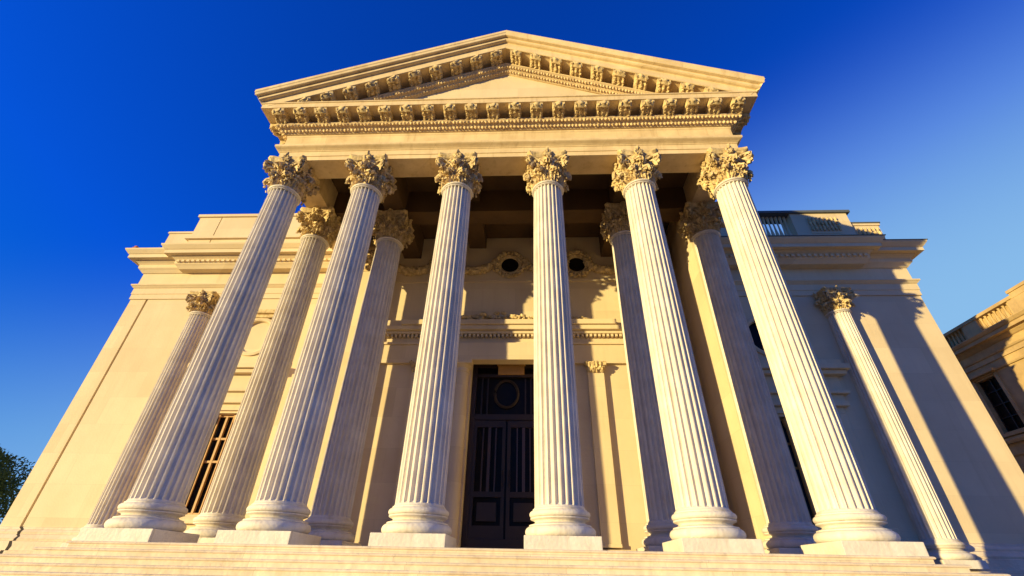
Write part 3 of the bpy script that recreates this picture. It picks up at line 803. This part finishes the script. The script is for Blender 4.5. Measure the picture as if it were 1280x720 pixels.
m.sweep([(-.3, 6.6), (.08, 6.6), (.10, 6.7), (-.3, 6.72)], [(XN-.003, YN1), (XN-.003, YN0-.003), (XN+14, YN0-.003)], 1)
Q(m, 'cornice', M_OCHRE)
m = MB()
secs = [(2.0, 12.6, 0), (12.6, 13.3, 0), (13.3, 15.7, 1), (15.7, 16.9, 0), (16.9, 19.4, 1), (19.4, 20.6, 0), (20.6, 24, 1), (24, 44, 0)]
for a, b, op in secs:
    bal = MB()
    if op:
        m.box(XN, XN+.35, a, b, 13.87, 14.1); m.box(XN+.30, XN+.36, a, b, 14.1, 15.1)
        n = int((b-a)/.3)
        for i in range(n):
            y = a+(i+.5)*(b-a)/n
            bal.lathe([(.09, 14.1), (.05, 14.18), (.11, 14.4), (.05, 14.75), (.05, 14.9), (.09, 15.1)], 8, XN+.17, y)
        Q(bal, 'balustrade', M_OCHRE, 40)
    else: m.box(XN-.03, XN+.4, a, b, 13.88, 15.1)
m.bevbox(XN-.1, XN+.45, 12.9, 44, 15.1, 15.32, .03); m.box(XN-.05, XN+.45, 2.0, 12.9, 15.09, 15.45); m.bevbox(XN-.12, XN+.5, 2.0, 12.95, 15.45, 15.65, .03)
Q(m, 'parapet', M_OCHRE)
for y in wy:
    m = MB(); z0, z1 = 8.0, 11.4
    m.bevbox(XN-.10, XN-.003, y-.22, y-.003, z0-.1, z1+.1, .02); m.bevbox(XN-.10, XN-.003, y+1.503, y+1.72, z0-.1, z1+.1, .02)
    m.bevbox(XN-.09, XN-.003, y-.22, y+1.72, z1+.104, z1+.2, .02); m.bevbox(XN-.35, XN-.004, y-.35, y+1.85, z1-.02+.225, z1+.40, .03)
    m.bevbox(XN-.22, XN-.003, y-.3, y+1.8, z0-.3, z0-.104, .02)
    sur = m
    for z0b, z1b in ((8.0, 11.4), (.5, 4.6)):
        m = MB()
        for yy in (y, y+.7, y+1.42): m.box(XN+.2, XN+.28, yy, yy+.08, z0b, z1b)
        for k in range(1, 4): m.box(XN+.205, XN+.275, y+.08, y+1.42, z0b+(z1b-z0b)*k/4, z0b+(z1b-z0b)*k/4+.06)
        fr = m
        if z0b > 2: wn = Q(sur, 'window', M_OCHRE)
        else:
            sur = MB(); sur.bevbox(XN-.22, XN-.003, y-.2, y+1.7, z0b-.3, z0b-.104, .02); wn = Q(sur, 'window', M_OCHRE)
        Q(fr, 'frame', M_BRONZE, parent=wn)
        m = MB(); m.box(XN+.3, XN+.33, y, y+1.5, z0b, z1b); Q(m, 'glass', M_GLASS, parent=wn)
m = MB(); m.box(XN+.5, XN+13.6, YN0+.3, YN1-.3, 13.5, 14.0); Q(m, 'roof', M_LEAD)

# ------------------------------------------------------------------ tree at the left
def tree(x, y, h, rc, label):
    T = empty('broadleaf_tree', (x, y, GZ)); tag(T, label, 'tree')
    m = MB(); pts = [(0, 0, 0), (.1, .05, h*.2), (0, .2, h*.45), (.2, 0, h*.75)]
    m.tube(pts, [.45, .36, .28, .12], 10)
    cl = []
    for i in range(34):
        a = random.uniform(0, 2*PI); e = random.uniform(-.45, 1); rr = rc*random.uniform(.45, .92)
        c = Vector((math.cos(a)*math.cos(e*1.4)*rr, math.sin(a)*math.cos(e*1.4)*rr, h*.58+math.sin(e*1.4)*h*.34*random.uniform(.75, 1)))
        cl.append((c, rc*random.uniform(.2, .34)))
        m.tube([(0, 0.1, h*random.uniform(.25, .5)), c*.5+Vector((0, 0, h*.22)), c], [.14, .08, .03], 6)
    m.build('trunk', M_BARK, T, 40)
    vs = []; fs = []
    for c, r in cl:
        for i in range(900):
            d = Vector((random.gauss(0, 1), random.gauss(0, 1), random.gauss(0, 1))).normalized()*r*random.uniform(.55, 1.1)
            d.z *= .75; p = c+d
            n1 = Vector((random.gauss(0, 1), random.gauss(0, 1), random.gauss(0, 1))).normalized(); n2 = n1.orthogonal().normalized(); sz = random.uniform(.08, .17)
            k = len(vs); vs += [p-n1*sz, p+n2*sz*.5, p+n1*sz, p-n2*sz*.5]; fs.append((k, k+1, k+2, k+3))
    b = MB(); b.v = [tuple(v) for v in vs]; b.f = fs
    me = bpy.data.meshes.new('crown'); me.from_pydata(b.v, [], b.f); me.materials.append(M_LEAF); link('crown', me, T)
tree(-50.0, 26.5, 11.2, 6.4, 'dark green broadleaf tree beyond the left wall of the building')
